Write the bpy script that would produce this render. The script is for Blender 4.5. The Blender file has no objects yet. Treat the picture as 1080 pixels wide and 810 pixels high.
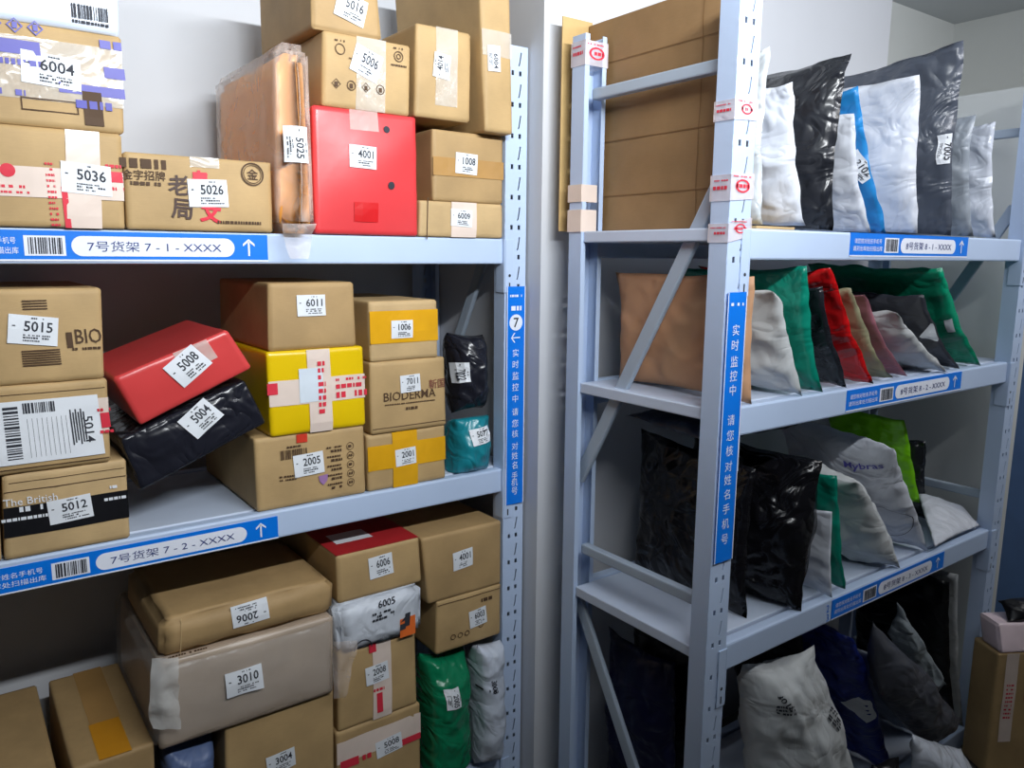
import bpy, bmesh, math, random
from mathutils import Vector, noise, Matrix
R_ = math.radians
scene = bpy.context.scene
COL = scene.collection

# ------------------------------------------------------------------ camera, light, exposure
FPX = 826.08                                        # focal length in pixels of a 1080 px wide frame
CAM = Vector((0.0, 0.0, 1.65))
_pi, _ro, _ya = R_(9.38), R_(0.497), R_(53.77)
FWD = Vector((math.cos(_ya)*math.cos(_pi), math.sin(_ya)*math.cos(_pi), -math.sin(_pi)))
_r0 = Vector((math.sin(_ya), -math.cos(_ya), 0)); _u0 = _r0.cross(FWD)
RGT = math.cos(_ro)*_r0 + math.sin(_ro)*_u0
UPV = -math.sin(_ro)*_r0 + math.cos(_ro)*_u0
cd = bpy.data.cameras.new('camera'); cam = bpy.data.objects.new('camera', cd); COL.objects.link(cam)
cd.sensor_fit = 'HORIZONTAL'; cd.sensor_width = 36.0; cd.lens = FPX*36/1080; cd.clip_start = 0.05
m = Matrix((RGT, UPV, -FWD)).transposed().to_4x4(); m.translation = CAM; cam.matrix_world = m
scene.camera = cam

def lamp(name, loc, sx, sy, power, col, rot=(0, 0, 0), spread=180):
    l = bpy.data.lights.new(name, 'AREA'); l.shape = 'RECTANGLE'; l.size = sx; l.size_y = sy
    l.energy = power; l.color = col; l.spread = R_(spread)
    o = bpy.data.objects.new(name, l); o.location = loc; o.rotation_euler = rot; COL.objects.link(o); return o
lamp('tube_light', (0.75, -0.02, 2.42), 1.2, 0.06, 26, (0.93, 0.97, 1.0), (R_(88), 0, 0), 125)
lamp('second_tube_light', (2.35, -0.02, 2.42), 1.2, 0.06, 10, (0.93, 0.95, 1.0), (R_(88), 0, 0), 150)
lamp('next_room_light', (3.3, 0.2, 2.60), 0.4, 0.6, 7.0, (1.0, 0.97, 0.92))
w = bpy.data.worlds.new('world'); scene.world = w; w.use_nodes = True
w.node_tree.nodes['Background'].inputs[0].default_value = (0.75, 0.85, 1.0, 1)
w.node_tree.nodes['Background'].inputs[1].default_value = 0.02
vs = scene.view_settings; vs.view_transform = 'Standard'; vs.look = 'None'; vs.gamma = 1.0; vs.use_curve_mapping = False
vs.exposure = 0.25

# ------------------------------------------------------------------ helpers
def at(u, v, ax, val):
    """the point of the room seen at photograph position u, v on the plane ax = val"""
    d = FWD*FPX + RGT*(u-540) - UPV*(v-405)
    i = 'XYZ'.index(ax); return CAM + d*((val-CAM[i])/d[i])
def lin(c):
    c = c/255.0
    return c/12.92 if c <= 0.04045 else ((c+0.055)/1.055)**2.4
def rgb(r, g, b): return (lin(r), lin(g), lin(b), 1.0)

def new_mat(name):
    mt = bpy.data.materials.new(name); mt.use_nodes = True; nt = mt.node_tree
    return mt, nt, nt.nodes['Principled BSDF'], nt.nodes.new('ShaderNodeTexCoord')
def nnoise(nt, tc, scale, detail=3, sc=None, out='Object'):
    n = nt.nodes.new('ShaderNodeTexNoise'); n.inputs['Scale'].default_value = scale; n.inputs['Detail'].default_value = detail
    if sc:
        mp = nt.nodes.new('ShaderNodeMapping'); mp.inputs['Scale'].default_value = sc
        nt.links.new(tc.outputs[out], mp.inputs[0]); nt.links.new(mp.outputs[0], n.inputs['Vector'])
    else: nt.links.new(tc.outputs[out], n.inputs['Vector'])
    return n
def ramp(nt, fac, c0, c1, a=0.3, b=0.7):
    r = nt.nodes.new('ShaderNodeValToRGB'); e = r.color_ramp.elements
    e[0].position = a; e[0].color = c0; e[1].position = b; e[1].color = c1
    nt.links.new(fac, r.inputs[0]); return r
def bump(nt, h, bs, strength, dist, chain=None):
    b = nt.nodes.new('ShaderNodeBump'); b.inputs['Strength'].default_value = strength; b.inputs['Distance'].default_value = dist
    nt.links.new(h, b.inputs['Height'])
    if chain: nt.links.new(chain.outputs[0], b.inputs['Normal'])
    nt.links.new(b.outputs[0], bs.inputs['Normal']); return b
def mul(c, k): return (min(c[0]*k, 1), min(c[1]*k, 1), min(c[2]*k, 1), 1)
_mats = {}
def cardboard(c, key=None):
    k = ('card', c)
    if k in _mats: return _mats[k]
    mt, nt, bs, tc = new_mat('cardboard'); base = rgb(*c)
    n = nnoise(nt, tc, 9, 4); r = ramp(nt, n.outputs[0], mul(base, .86), mul(base, 1.08))
    n2 = nnoise(nt, tc, 60, 2, (1, 1, 14)); 
    mx = nt.nodes.new('ShaderNodeMixRGB'); mx.blend_type = 'MULTIPLY'; mx.inputs[0].default_value = .12
    nt.links.new(r.outputs[0], mx.inputs[1]); nt.links.new(n2.outputs[0], mx.inputs[2]); nt.links.new(mx.outputs[0], bs.inputs['Base Color'])
    bs.inputs['Roughness'].default_value = .62; bs.inputs['Specular IOR Level'].default_value = .35
    bump(nt, n.outputs[0], bs, .25, .01); _mats[k] = mt; return mt
def plain(name, c, rough=.5, spec=.5, metal=0, var=.06, scale=14, bmp=0):
    k = (name, c, rough, spec, bmp)
    if k in _mats: return _mats[k]
    mt, nt, bs, tc = new_mat(name); base = rgb(*c)
    n = nnoise(nt, tc, scale, 4); r = ramp(nt, n.outputs[0], mul(base, 1-var), mul(base, 1+var)); nt.links.new(r.outputs[0], bs.inputs['Base Color'])
    bs.inputs['Roughness'].default_value = rough; bs.inputs['Specular IOR Level'].default_value = spec; bs.inputs['Metallic'].default_value = metal
    if bmp: bump(nt, n.outputs[0], bs, bmp, .004)
    _mats[k] = mt; return mt
def poly(c, rough=.38, spec=.5, crease=.75, trans=0):
    """thin plastic of a mailing bag, with fine crinkles"""
    k = ('poly', c, rough, spec, crease, trans)
    if k in _mats: return _mats[k]
    mt, nt, bs, tc = new_mat('mailer_plastic'); base = rgb(*c)
    n = nnoise(nt, tc, 16, 4); r = ramp(nt, n.outputs[0], mul(base, .93), mul(base, 1.05)); nt.links.new(r.outputs[0], bs.inputs['Base Color'])
    bs.inputs['Roughness'].default_value = rough; bs.inputs['Specular IOR Level'].default_value = spec
    n1 = nnoise(nt, tc, 8, 2, (1.0, .8, 1.3)); n1.inputs['Distortion'].default_value = 1.2
    n2 = nnoise(nt, tc, 15, 2, (1.2, 1, .6)); n2.inputs['Distortion'].default_value = .8
    def ridge(n):
        a = nt.nodes.new('ShaderNodeMath'); a.operation = 'SUBTRACT'; a.inputs[1].default_value = .5; nt.links.new(n.outputs[0], a.inputs[0])
        b = nt.nodes.new('ShaderNodeMath'); b.operation = 'ABSOLUTE'; nt.links.new(a.outputs[0], b.inputs[0]); return b
    b1 = bump(nt, ridge(n1).outputs[0], bs, crease, .035); bump(nt, ridge(n2).outputs[0], bs, crease*.5, .012, b1)
    _mats[k] = mt; return mt
def film(name, c, alpha, rough=.22):
    k = ('film', name, c, alpha)
    if k in _mats: return _mats[k]
    mt, nt, bs, tc = new_mat(name); bs.inputs['Base Color'].default_value = rgb(*c); bs.inputs['Roughness'].default_value = rough
    n = nnoise(nt, tc, 9, 3); n.inputs['Distortion'].default_value = 1.0
    r = ramp(nt, n.outputs[0], (alpha*.8,)*3+(1,), (min(1, alpha*1.2),)*3+(1,)); nt.links.new(r.outputs[0], bs.inputs['Alpha'])
    bump(nt, n.outputs[0], bs, .7, .012); _mats[k] = mt; return mt

BLUEPAINT = plain('blue_grey_paint', (186, 204, 232), .38, .5, 0, .03, 5)
DECKPAINT = plain('shelf_paint', (196, 208, 228), .42, .45, 0, .03, 5)
BRACEPAINT = plain('brace_paint', (168, 182, 198), .4, .5, 0, .04, 6)
PAPER = plain('label_paper', (226, 230, 236), .5, .3, 0, .02)
INK = plain('black_ink', (54, 56, 64), .6, .2)
SIGNBLUE = plain('sign_blue', (6, 118, 226), .35, .4, 0, .03)
SIGNWHITE = plain('sign_white', (232, 236, 248), .4, .4, 0, .02)
SIGNINK = plain('sign_navy_ink', (52, 62, 120), .5, .3)
RED = plain('red_ink', (214, 52, 70), .5, .3)
TAPECLEAR = film('clear_tape', (226, 222, 214), .45, .16)
TAPEWHITE = plain('pale_tape', (226, 208, 196), .28, .5, 0, .05)
TAPEBROWN = plain('brown_tape', (178, 138, 84), .22, .55, 0, .06)
TAPEYELLOW = plain('yellow_tape', (222, 164, 28), .25, .5, 0, .07)
BROWNINK = plain('brown_ink', (84, 64, 48), .6, .2)

def tag(o, label, cat, group=None, kind=None):
    o['label'] = label; o['category'] = cat
    if group: o['group'] = group
    if kind: o['kind'] = kind
    return o
def thing(name, label, cat, base, group=None):
    o = bpy.data.objects.new(name, None); COL.objects.link(o); o.location = base; o.empty_display_size = .05
    return tag(o, label, cat, group)
def root_of(o):
    v = Vector((0, 0, 0))
    while o: v = v + o.location; o = o.parent
    return v
def mesh(name, verts, faces, mat, parent=None, smooth=True, weld=0):
    off = root_of(parent) if parent else Vector((0, 0, 0))
    me = bpy.data.meshes.new(name); me.from_pydata([tuple(Vector(v)-off) for v in verts], [], faces)
    if weld:
        bm = bmesh.new(); bm.from_mesh(me); bmesh.ops.remove_doubles(bm, verts=bm.verts, dist=weld)
        bmesh.ops.recalc_face_normals(bm, faces=bm.faces); bm.to_mesh(me); bm.free()
    me.materials.append(mat)
    if smooth: me.polygons.foreach_set('use_smooth', [True]*len(me.polygons))
    me.update(); o = bpy.data.objects.new(name, me); COL.objects.link(o); o.parent = parent
    return o
class MB:
    """collects boxes and bars into one mesh"""
    def __init__(s): s.v = []; s.f = []
    def add(s, v, f):
        n = len(s.v); s.v += [Vector(q) for q in v]; s.f += [tuple(n+i for i in q) for q in f]; return s
    def box(s, a, b):
        x0, y0, z0 = a; x1, y1, z1 = b
        return s.add([(x0,y0,z0),(x1,y0,z0),(x1,y1,z0),(x0,y1,z0),(x0,y0,z1),(x1,y0,z1),(x1,y1,z1),(x0,y1,z1)],
              [(0,3,2,1),(4,5,6,7),(0,1,5,4),(1,2,6,5),(2,3,7,6),(3,0,4,7)])
    def bar(s, p, q, w, h, up=(1, 0, 0)):
        """square bar from p to q, w across, h along up"""
        p, q, up = Vector(p), Vector(q), Vector(up).normalized(); d = (q-p).normalized(); a = d.cross(up).normalized()*w/2; b = up*h/2
        v = [p-a-b, p+a-b, p+a+b, p-a+b, q-a-b, q+a-b, q+a+b, q-a+b]
        return s.add(v, [(0,3,2,1),(4,5,6,7),(0,1,5,4),(1,2,6,5),(2,3,7,6),(3,0,4,7)])
    def build(s, name, mat, parent=None, bevel=0, smooth=False):
        o = mesh(name, s.v, s.f, mat, parent, smooth)
        bm = bmesh.new(); bm.from_mesh(o.data); bmesh.ops.recalc_face_normals(bm, faces=bm.faces); bm.to_mesh(o.data); bm.free()
        if bevel:
            md = o.modifiers.new('bevel', 'BEVEL'); md.width = bevel; md.segments = 2; md.limit_method = 'ANGLE'
        return o

_tc = {}
def glyphs(text, bold=0.0):
    """filled outlines of a text at unit size: verts (x, y), faces, centred"""
    k = (text, bold)
    if k in _tc: return _tc[k]
    cu = bpy.data.curves.new('t', 'FONT'); cu.body = text; cu.size = 1.0; cu.resolution_u = 2; cu.offset = bold
    cu.align_x = 'CENTER'; cu.align_y = 'CENTER'
    o = bpy.data.objects.new('t', cu); COL.objects.link(o); dg = bpy.context.evaluated_depsgraph_get(); dg.update()
    me = bpy.data.meshes.new_from_object(o.evaluated_get(dg))
    v = [(p.co.x, p.co.y) for p in me.vertices]; f = [tuple(p.vertices) for p in me.polygons]
    bpy.data.objects.remove(o); bpy.data.curves.remove(cu); bpy.data.meshes.remove(me)
    if v:
        x0, x1 = min(a for a, b in v), max(a for a, b in v); y0, y1 = min(b for a, b in v), max(b for a, b in v)
        v = [(a-(x0+x1)/2, b-(y0+y1)/2) for a, b in v]; wid, hei = x1-x0, y1-y0
    else: wid = hei = 1
    _tc[k] = (v, f, wid, hei); return _tc[k]

class Flat:
    """2-D shapes in metres, later mapped onto a surface"""
    def __init__(s): s.v = []; s.f = []
    def add(s, v, f, ox=0, oy=0, k=1, roll=0, kx=1):
        n = len(s.v); c, d = math.cos(R_(roll)), math.sin(R_(roll))
        s.v += [(ox+(x*k*kx)*c-(y*k)*d, oy+(x*k*kx)*d+(y*k)*c) for x, y in v]; s.f += [tuple(n+i for i in q) for q in f]; return s
    def rect(s, x0, y0, x1, y1, nx=1, ny=1):
        v = [(x0+(x1-x0)*i/nx, y0+(y1-y0)*j/ny) for j in range(ny+1) for i in range(nx+1)]
        f = [(j*(nx+1)+i, j*(nx+1)+i+1, (j+1)*(nx+1)+i+1, (j+1)*(nx+1)+i) for j in range(ny) for i in range(nx)]
        return s.add(v, f)
    def text(s, t, h, ox=0, oy=0, roll=0, bold=0.0, kx=1.0, width=None):
        v, f, wd, he = glyphs(t, bold); k = h/he
        if width: kx = width/(wd*k)
        return s.add(v, f, ox, oy, k, roll, kx)
    def disc(s, x, y, r, n=20): return s.add([(x+r*math.cos(2*math.pi*i/n), y+r*math.sin(2*math.pi*i/n)) for i in range(n)], [tuple(range(n))])
    def ring(s, x, y, r, t, n=20):
        v = [(x+q*math.cos(2*math.pi*i/n), y+q*math.sin(2*math.pi*i/n)) for q in (r, r-t) for i in range(n)]
        return s.add(v, [(i, (i+1) % n, n+(i+1) % n, n+i) for i in range(n)])
    def lines(s, x0, x1, y, h, seed, gap=.3):
        """a row of tiny unreadable print"""
        r = random.Random(seed); x = x0
        while x < x1:
            l = h*r.uniform(.4, 1.5)
            if r.random() > gap: s.rect(x, y-h/2, min(x+l, x1), y+h/2)
            x += l+h*.3
        return s
    def barcode(s, x0, y0, x1, y1, seed=1):
        r = random.Random(seed); x = x0; u = (x1-x0)/46
        while x < x1-u:
            l = u*r.choice((1, 1, 1, 2, 2, 3)); s.rect(x, y0, min(x+l, x1), y1); x += l+u*r.choice((1, 1, 2))
        return s
    def spin(s, roll, ox=0, oy=0):
        c, d = math.cos(R_(roll)), math.sin(R_(roll)); s.v = [(ox+x*c-y*d, oy+x*d+y*c) for x, y in s.v]; return s
    def put(s, name, mat, parent, fn, off):
        """fn(x, y, off) gives the point of the surface"""
        if not s.v: return None
        return mesh(name, [fn(x, y, off) for x, y in s.v], s.f, mat, parent, False)

def pickup(parent, fn, code, w=.082, h=.058, roll=0, seed=0, mirror=False, bare=False, off=.0012):
    """the white shelf label of a parcel: paper, code digits and rows of tiny print; fn maps label metres to the surface"""
    r = random.Random(hash(code) % 999+seed)
    pf = Flat().rect(-w/2, -h/2, w/2, h/2, 6, 4).spin(roll); lab = pf.put('pickup_label', PAPER, parent, fn, off)
    k = Flat(); k.text(code, h*.36, w*.10, h*.13, 0, .016, 1, w*.58)
    k.lines(-w*.05, w*.2, h*.41, h*.05, seed+3); k.rect(-w*.42, h*.10, -w*.36, h*.14)
    for j, y in enumerate((-.18, -.27, -.37)): k.lines(-w*.2, w*r.uniform(.15, .4), h*y, h*(.045 if j != 1 else .06), seed+j+7, .2)
    k.spin(roll).put('printed_code', INK, lab, fn, off+.0006); return lab
# ------------------------------------------------------------------ parcels: boxes and bags
def npos(p, seed, f): return noise.noise(Vector(p)*f + Vector((seed*7.13, seed*3.7, seed*1.9)))
class Box:
    """carton: front quad (FBL, FBR, FTR, FTL) swept back along dv, with worn edges and slightly uneven faces"""
    def __init__(s, name, label, cat, fq, dv, mat, seed, group=None, bulge=.003, rough=.0034, wear=.75, body='carton', edge=.0045, base=None):
        s.fq = [Vector(q) for q in fq]; s.dv = Vector(dv); s.seed = seed; s.bulge = bulge; s.rough = rough
        a, b, c, d = s.fq; s.w = ((b-a).length+(c-d).length)/2; s.h = ((d-a).length+(c-b).length)/2; s.d = s.dv.length
        s.n = (b-a).cross(d-a).normalized()
        s.ctr = (a+b+c+d)/4+s.dv/2
        bs = (a+b)/2+s.dv/2; bs.z = min(a.z, b.z)
        s.t = thing(name, label, cat, bs, group)
        L = []
        for ln in (s.w, s.h, s.d):
            e = min(edge/ln, .2); n = max(3, min(10, int(ln/.035)))
            L.append([0, e, 2.6*e]+[2.6*e+(1-5.2*e)*i/n for i in range(1, n)]+[1-2.6*e, 1-e, 1])
        V = []; F = []; idx = {}
        def vid(i, j, k):
            if (i, j, k) in idx: return idx[i, j, k]
            p = s.pt(L[0][i], L[1][j], L[2][k])
            nn = [len(q)-1 for q in L]; ext = [(i in (0, nn[0])), (j in (0, nn[1])), (k in (0, nn[2]))]
            if sum(ext) >= 2: p = p + (s.ctr-p).normalized()*edge*wear*(1 if sum(ext) == 2 else 1.6)*(1+.8*npos(p, seed, 30))
            idx[i, j, k] = len(V); V.append(p); return idx[i, j, k]
        nx, ny, nz = (len(q)-1 for q in L)
        for i in range(nx):
            for j in range(ny):
                F.append([vid(i, j, 0), vid(i+1, j, 0), vid(i+1, j+1, 0), vid(i, j+1, 0)])
                F.append([vid(i, j, nz), vid(i, j+1, nz), vid(i+1, j+1, nz), vid(i+1, j, nz)])
        for i in range(nx):
            for k in range(nz):
                F.append([vid(i, 0, k), vid(i, 0, k+1), vid(i+1, 0, k+1), vid(i+1, 0, k)])
                F.append([vid(i, ny, k), vid(i+1, ny, k), vid(i+1, ny, k+1), vid(i, ny, k+1)])
        for j in range(ny):
            for k in range(nz):
                F.append([vid(0, j, k), vid(0, j+1, k), vid(0, j+1, k+1), vid(0, j, k+1)])
                F.append([vid(nx, j, k), vid(nx, j, k+1), vid(nx, j+1, k+1), vid(nx, j+1, k)])
        s.body = mesh(body, V, F, mat, s.t, True)
    def pt(s, x, y, z):
        a, b, c, d = s.fq; p = (a*(1-x)+b*x)*(1-y)+(d*(1-x)+c*x)*y + s.dv*z
        X, Y, Z = math.sin(math.pi*min(max(x, 0), 1)), math.sin(math.pi*min(max(y, 0), 1)), math.sin(math.pi*min(max(z, 0), 1))
        q = npos(p, s.seed, 9)*s.rough + npos(p, s.seed+5, 26)*s.rough*.45
        # faces bulge a little; the bottom stays flat and only ever moves inwards
        p = p + s.n*((s.bulge*X*Y+q*min(1, 4*X)*min(1, 4*Y))*(1-2*z if z in (0, 1) else 0))
        if y > .999: p = p + Vector((0, 0, -abs(q)*.8*X*Z))
        if x < .001: p = p - (b-a).normalized()*(min(s.bulge, .002)*Y*Z+q*.5*Y*Z)
        return p
    def fn(s, u, v, off0=0):
        """maps metres around photograph point u, v of the front face onto it"""
        d = FWD*FPX + RGT*(u-540) - UPV*(v-405); a = s.fq[0]
        p = CAM + d*((a-CAM).dot(s.n)/d.dot(s.n)); ex = (s.fq[1]-a).normalized(); ey = s.n.cross(ex)
        eh = (s.fq[3]-a); x0 = (p-a).dot(ex); y0 = (p-a).dot(ey)
        sh = eh.dot(ex)/s.h
        def g(x, y, off): return s.pt((x0+x-sh*(y0+y))/s.w, (y0+y)/s.h, 0)+s.n*(off+off0+.0011)
        return g
    def uv(s, x, y): return lambda a, b, off: s.pt(x+a/s.w, y+b/s.h, 0)+s.n*off
    def rect(s, name, mat, x0, y0, x1, y1, off=.0008, parent=None):
        f = Flat().rect(x0*s.w, y0*s.h, x1*s.w, y1*s.h, max(1, int((x1-x0)*s.w/.02)), max(1, int((y1-y0)*s.h/.02)))
        return f.put(name, mat, parent or s.t, s.uv(0, 0), off+.0008)
    def top(s, name, mat, x0, z0, x1, z1, off=.0009, parent=None):
        """a patch on the top face"""
        nx, nz = max(2, int((x1-x0)*12)), max(2, int((z1-z0)*12))
        V = [s.pt(x0+(x1-x0)*i/nx, 1, z0+(z1-z0)*k/nz)+Vector((0, 0, off)) for k in range(nz+1) for i in range(nx+1)]
        F = [(k*(nx+1)+i, k*(nx+1)+i+1, (k+1)*(nx+1)+i+1, (k+1)*(nx+1)+i) for k in range(nz) for i in range(nx)]
        return mesh(name, V, F, mat, parent or s.t, True)
    def lab(s, code, u, v, w=.082, h=.058, roll=0): return pickup(s.t, s.fn(u, v), code, w, h, roll, s.seed, off=.0016)
    def seam(s, y, x0=.01, x1=.99, th=.0016, mat=None): return s.rect('flap_seam', mat or BROWNINK, x0, y-th/s.h/2, x1, y+th/s.h/2, .0012)

def quad(px, Y, zb=None, zt=None, level=True):
    """front quad from photograph corners TL TR BR BL on the plane Y; zb sets the height it stands on"""
    tl, tr, br, bl = (at(u, v, 'Y', Y) for u, v in px)
    if level:
        z0 = (bl.z+br.z)/2 if zb is None else zb; bl.z = br.z = z0
        z1 = (tl.z+tr.z)/2 if zt is None else zt; tl.z = tr.z = z1
    return [bl, br, tr, tl]

class Bag:
    """a filled mailing bag: two bulging sides on a quad of corners c00 c10 c11 c01, welded at a flat rim"""
    def __init__(s, name, label, c, thick, mat, seed, cat='parcel', group=None, pw=.55, wr=.008, pull=.05, N=40, body='bag', zmin=None, bend=.016, flap=None):
        s.c = [Vector(q) for q in c]; s.th = thick; s.seed = seed; s.pw = pw; s.wr = wr; s.pull = pull
        a, b, cc, d = s.c; s.n = (cc-a).cross(d-b).normalized(); s.w = ((b-a).length+(cc-d).length)/2; s.h = ((d-a).length+(cc-b).length)/2
        s.zmin = zmin if zmin is not None else min(q.z for q in s.c)
        ctr = sum(s.c, Vector())/4
        s.t = thing(name, label, cat, (ctr.x, ctr.y, s.zmin), group)
        V = []; F = []; ids = {}; r = random.Random(seed); s.bend = bend; s.flap = r.uniform(-.03, .03) if flap is None else flap
        par = [0.0, .035]+[.035+.93*i/(N-2) for i in range(1, N-2)]+[.965, 1.0]
        M = len(par)-1
        for side in (1, -1):
            for j in range(M+1):
                for i in range(M+1):
                    e = i in (0, M) or j in (0, M)
                    if e and side == -1: ids[side, i, j] = ids[1, i, j]; continue
                    ids[side, i, j] = len(V); V.append(s.pt(par[i], par[j], side))
            for j in range(M):
                for i in range(M):
                    q = [ids[side, i, j], ids[side, i+1, j], ids[side, i+1, j+1], ids[side, i, j+1]]
                    F.append(q if side == 1 else q[::-1])
        s.body = mesh(body, V, F, mat, s.t, True)
    def pt(s, x, y, side):
        a, b, c, d = s.c
        X, Y = math.sin(math.pi*min(max(x, 0), 1)), math.sin(math.pi*min(max(y, 0), 1))
        # rim pulled in between the corners
        xx = .5+(x-.5)*(1-s.pull*Y); yy = .5+(y-.5)*(1-s.pull*X)
        p = (a*(1-xx)+b*xx)*(1-yy)+(d*(1-xx)+c*xx)*yy
        env = (X*Y)**s.pw if X*Y > 0 else 0
        if X*Y > 0: env *= min(1, (min(x, 1-x, y, 1-y)/.03)**.6)
        q = npos(p, s.seed, 6)*.9; q2 = 1-abs(npos(p, s.seed+3, 12))*2; q3 = 1-abs(npos(p+Vector((0, 0, p.x*.7)), s.seed+8, 24))*2
        h = s.th/2*env*(1+.35*q) + s.wr*min(1, env*1.8)*(q2*1.0+q3*.6+q*.6)
        h = max(h, .0006*min(1, env*20))
        rimw = s.wr*1.1*(npos(p, s.seed+11, 16)+.6*npos(p, s.seed+12, 34))
        low = npos(p, s.seed+20, 3.2)*s.bend*min(1, y*2.5)
        if y > .78: low += s.flap*((y-.78)/.22)**1.6
        p = p + s.n*(side*h+rimw*(1-.7*env)+low)
        if y > .9: p.z += .010*npos(p, s.seed+30, 11)
        if p.z < s.zmin: p.z = s.zmin
        return p
    def side_towards_camera(s):
        ctr = sum(s.c, Vector())/4; return 1 if s.n.dot(CAM-ctr) > 0 else -1
    def fn(s, u, v, roll=0):
        """maps metres around photograph point u, v onto the bag's near side"""
        sd = s.side_towards_camera(); best = None
        d = (FWD*FPX + RGT*(u-540) - UPV*(v-405)).normalized()
        x0, y0, st = .5, .5, .5
        for it in range(5):
            for i in range(-6, 7):
                for j in range(-6, 7):
                    x, y = x0+i*st/6, y0+j*st/6
                    if not (0.02 <= x <= .98 and .02 <= y <= .98): continue
                    p = s.pt(x, y, sd)-CAM; e = (p-d*p.dot(d)).length
                    if best is None or e < best[0]: best = (e, x, y)
            x0, y0 = best[1], best[2]; st *= .3
        k = 1 if sd == 1 else -1
        e = .012
        def g(x, y, off):
            X, Y = x0+k*x/s.w, y0+y/s.h
            X, Y = min(max(X, .01), .99), min(max(Y, .01), .99)
            p = s.pt(X, Y, sd); du = s.pt(min(X+e, 1), Y, sd)-s.pt(max(X-e, 0), Y, sd); dv = s.pt(X, min(Y+e, 1), sd)-s.pt(X, max(Y-e, 0), sd)
            nn = du.cross(dv).normalized()*sd
            if nn.dot(s.n*sd) < 0: nn = -nn
            return p+nn*(off*2.2)
        return g
    def lab(s, code, u, v, w=.082, h=.058, roll=0): return pickup(s.t, s.fn(u, v), code, w, h, roll, s.seed, off=.0016)
    def patch(s, name, mat, u, v, w, h, roll=0, off=.001):
        return Flat().rect(-w/2, -h/2, w/2, h/2, 6, 6).spin(roll).put(name, mat, s.t, s.fn(u, v), off)

def filed(name, label, fb, ft, mat, seed, thick=.06, y0=1.06, y1=None, d=.38, drop=0, zs=None, lean_back=0, **kw):
    """a bag standing on edge on the shelf, its narrow side to the aisle"""
    FB = at(*fb, 'Y', y0); FT = at(*ft, 'Y', y0 if y1 is None else y1)
    if zs is not None: FB.z = max(FB.z, zs+.002) if y0 > 1.045 else FB.z
    BT = FT+Vector((lean_back, d, -drop)); BB = Vector((FB.x+lean_back, FB.y+d, (zs if zs is not None else FB.z)+.002))
    return Bag(name, label, (FB, BB, BT, FT), thick, mat, seed, zmin=(zs+.001 if zs is not None and y0 > 1.045 else None), **kw)
# ------------------------------------------------------------------ the room
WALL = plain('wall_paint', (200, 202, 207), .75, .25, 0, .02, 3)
WALLFAR = plain('wall_paint_far', (206, 209, 206), .75, .25, 0, .02, 3)
CEIL = plain('ceiling_paint', (196, 200, 202), .8, .2, 0, .02, 3)
def floor_mat():
    mt, nt, bs, tc = new_mat('floor_tiles'); br = nt.nodes.new('ShaderNodeTexBrick'); br.offset = 0
    br.inputs['Scale'].default_value = 1.0; br.inputs['Brick Width'].default_value = .6; br.inputs['Row Height'].default_value = .6
    br.inputs['Mortar Size'].default_value = .003; br.inputs['Color1'].default_value = rgb(92, 90, 86); br.inputs['Color2'].default_value = rgb(88, 86, 82)
    br.inputs['Mortar'].default_value = rgb(90, 88, 86); nt.links.new(tc.outputs['Object'], br.inputs[0]); nt.links.new(br.outputs[0], bs.inputs['Base Color'])
    bs.inputs['Roughness'].default_value = .35; return mt
def struct(name, a, b, mat):
    o = MB().box(a, b).build(name, mat); o['kind'] = 'structure'; return o
CZ = 2.66
struct('floor', (-1.4, -1.7, -.08), (3.9, 2.4, 0), floor_mat())
struct('ceiling', (-1.4, -1.7, CZ), (3.9, 2.4, CZ+.08), CEIL)
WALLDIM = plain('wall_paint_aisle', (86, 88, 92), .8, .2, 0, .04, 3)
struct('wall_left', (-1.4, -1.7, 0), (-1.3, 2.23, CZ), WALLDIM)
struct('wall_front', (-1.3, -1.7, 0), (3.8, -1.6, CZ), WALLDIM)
struct('wall_back_left', (-1.3, 2.23, 0), (1.292, 2.33, CZ), WALL)
struct('wall_back_right', (1.292, 1.64, 0), (2.90, 2.33, CZ), WALL)
struct('wall_partition', (2.90, 1.11, 0), (2.98, 1.64, 2.2), WALLFAR)
struct('wall_back_far', (2.90, 1.80, 0), (3.7, 1.90, CZ), WALLFAR)
struct('wall_right', (3.7, -1.6, 0), (3.8, 1.9, CZ), WALLFAR)
o = MB().box((3.66, .55, 0), (3.699, 1.5, 2.05)).build('door_1', plain('door_paint', (96, 128, 176), .45), bevel=.004); o['kind'] = 'structure'
h = MB().box((3.61, .62, .98), (3.63, .74, 1.0)).box((3.61, .62, .98), (3.66, .64, 1.0)).build('door_handle', plain('handle_metal', (170, 172, 176), .3, .5, 1), o); h.name = 'door_handle'

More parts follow.
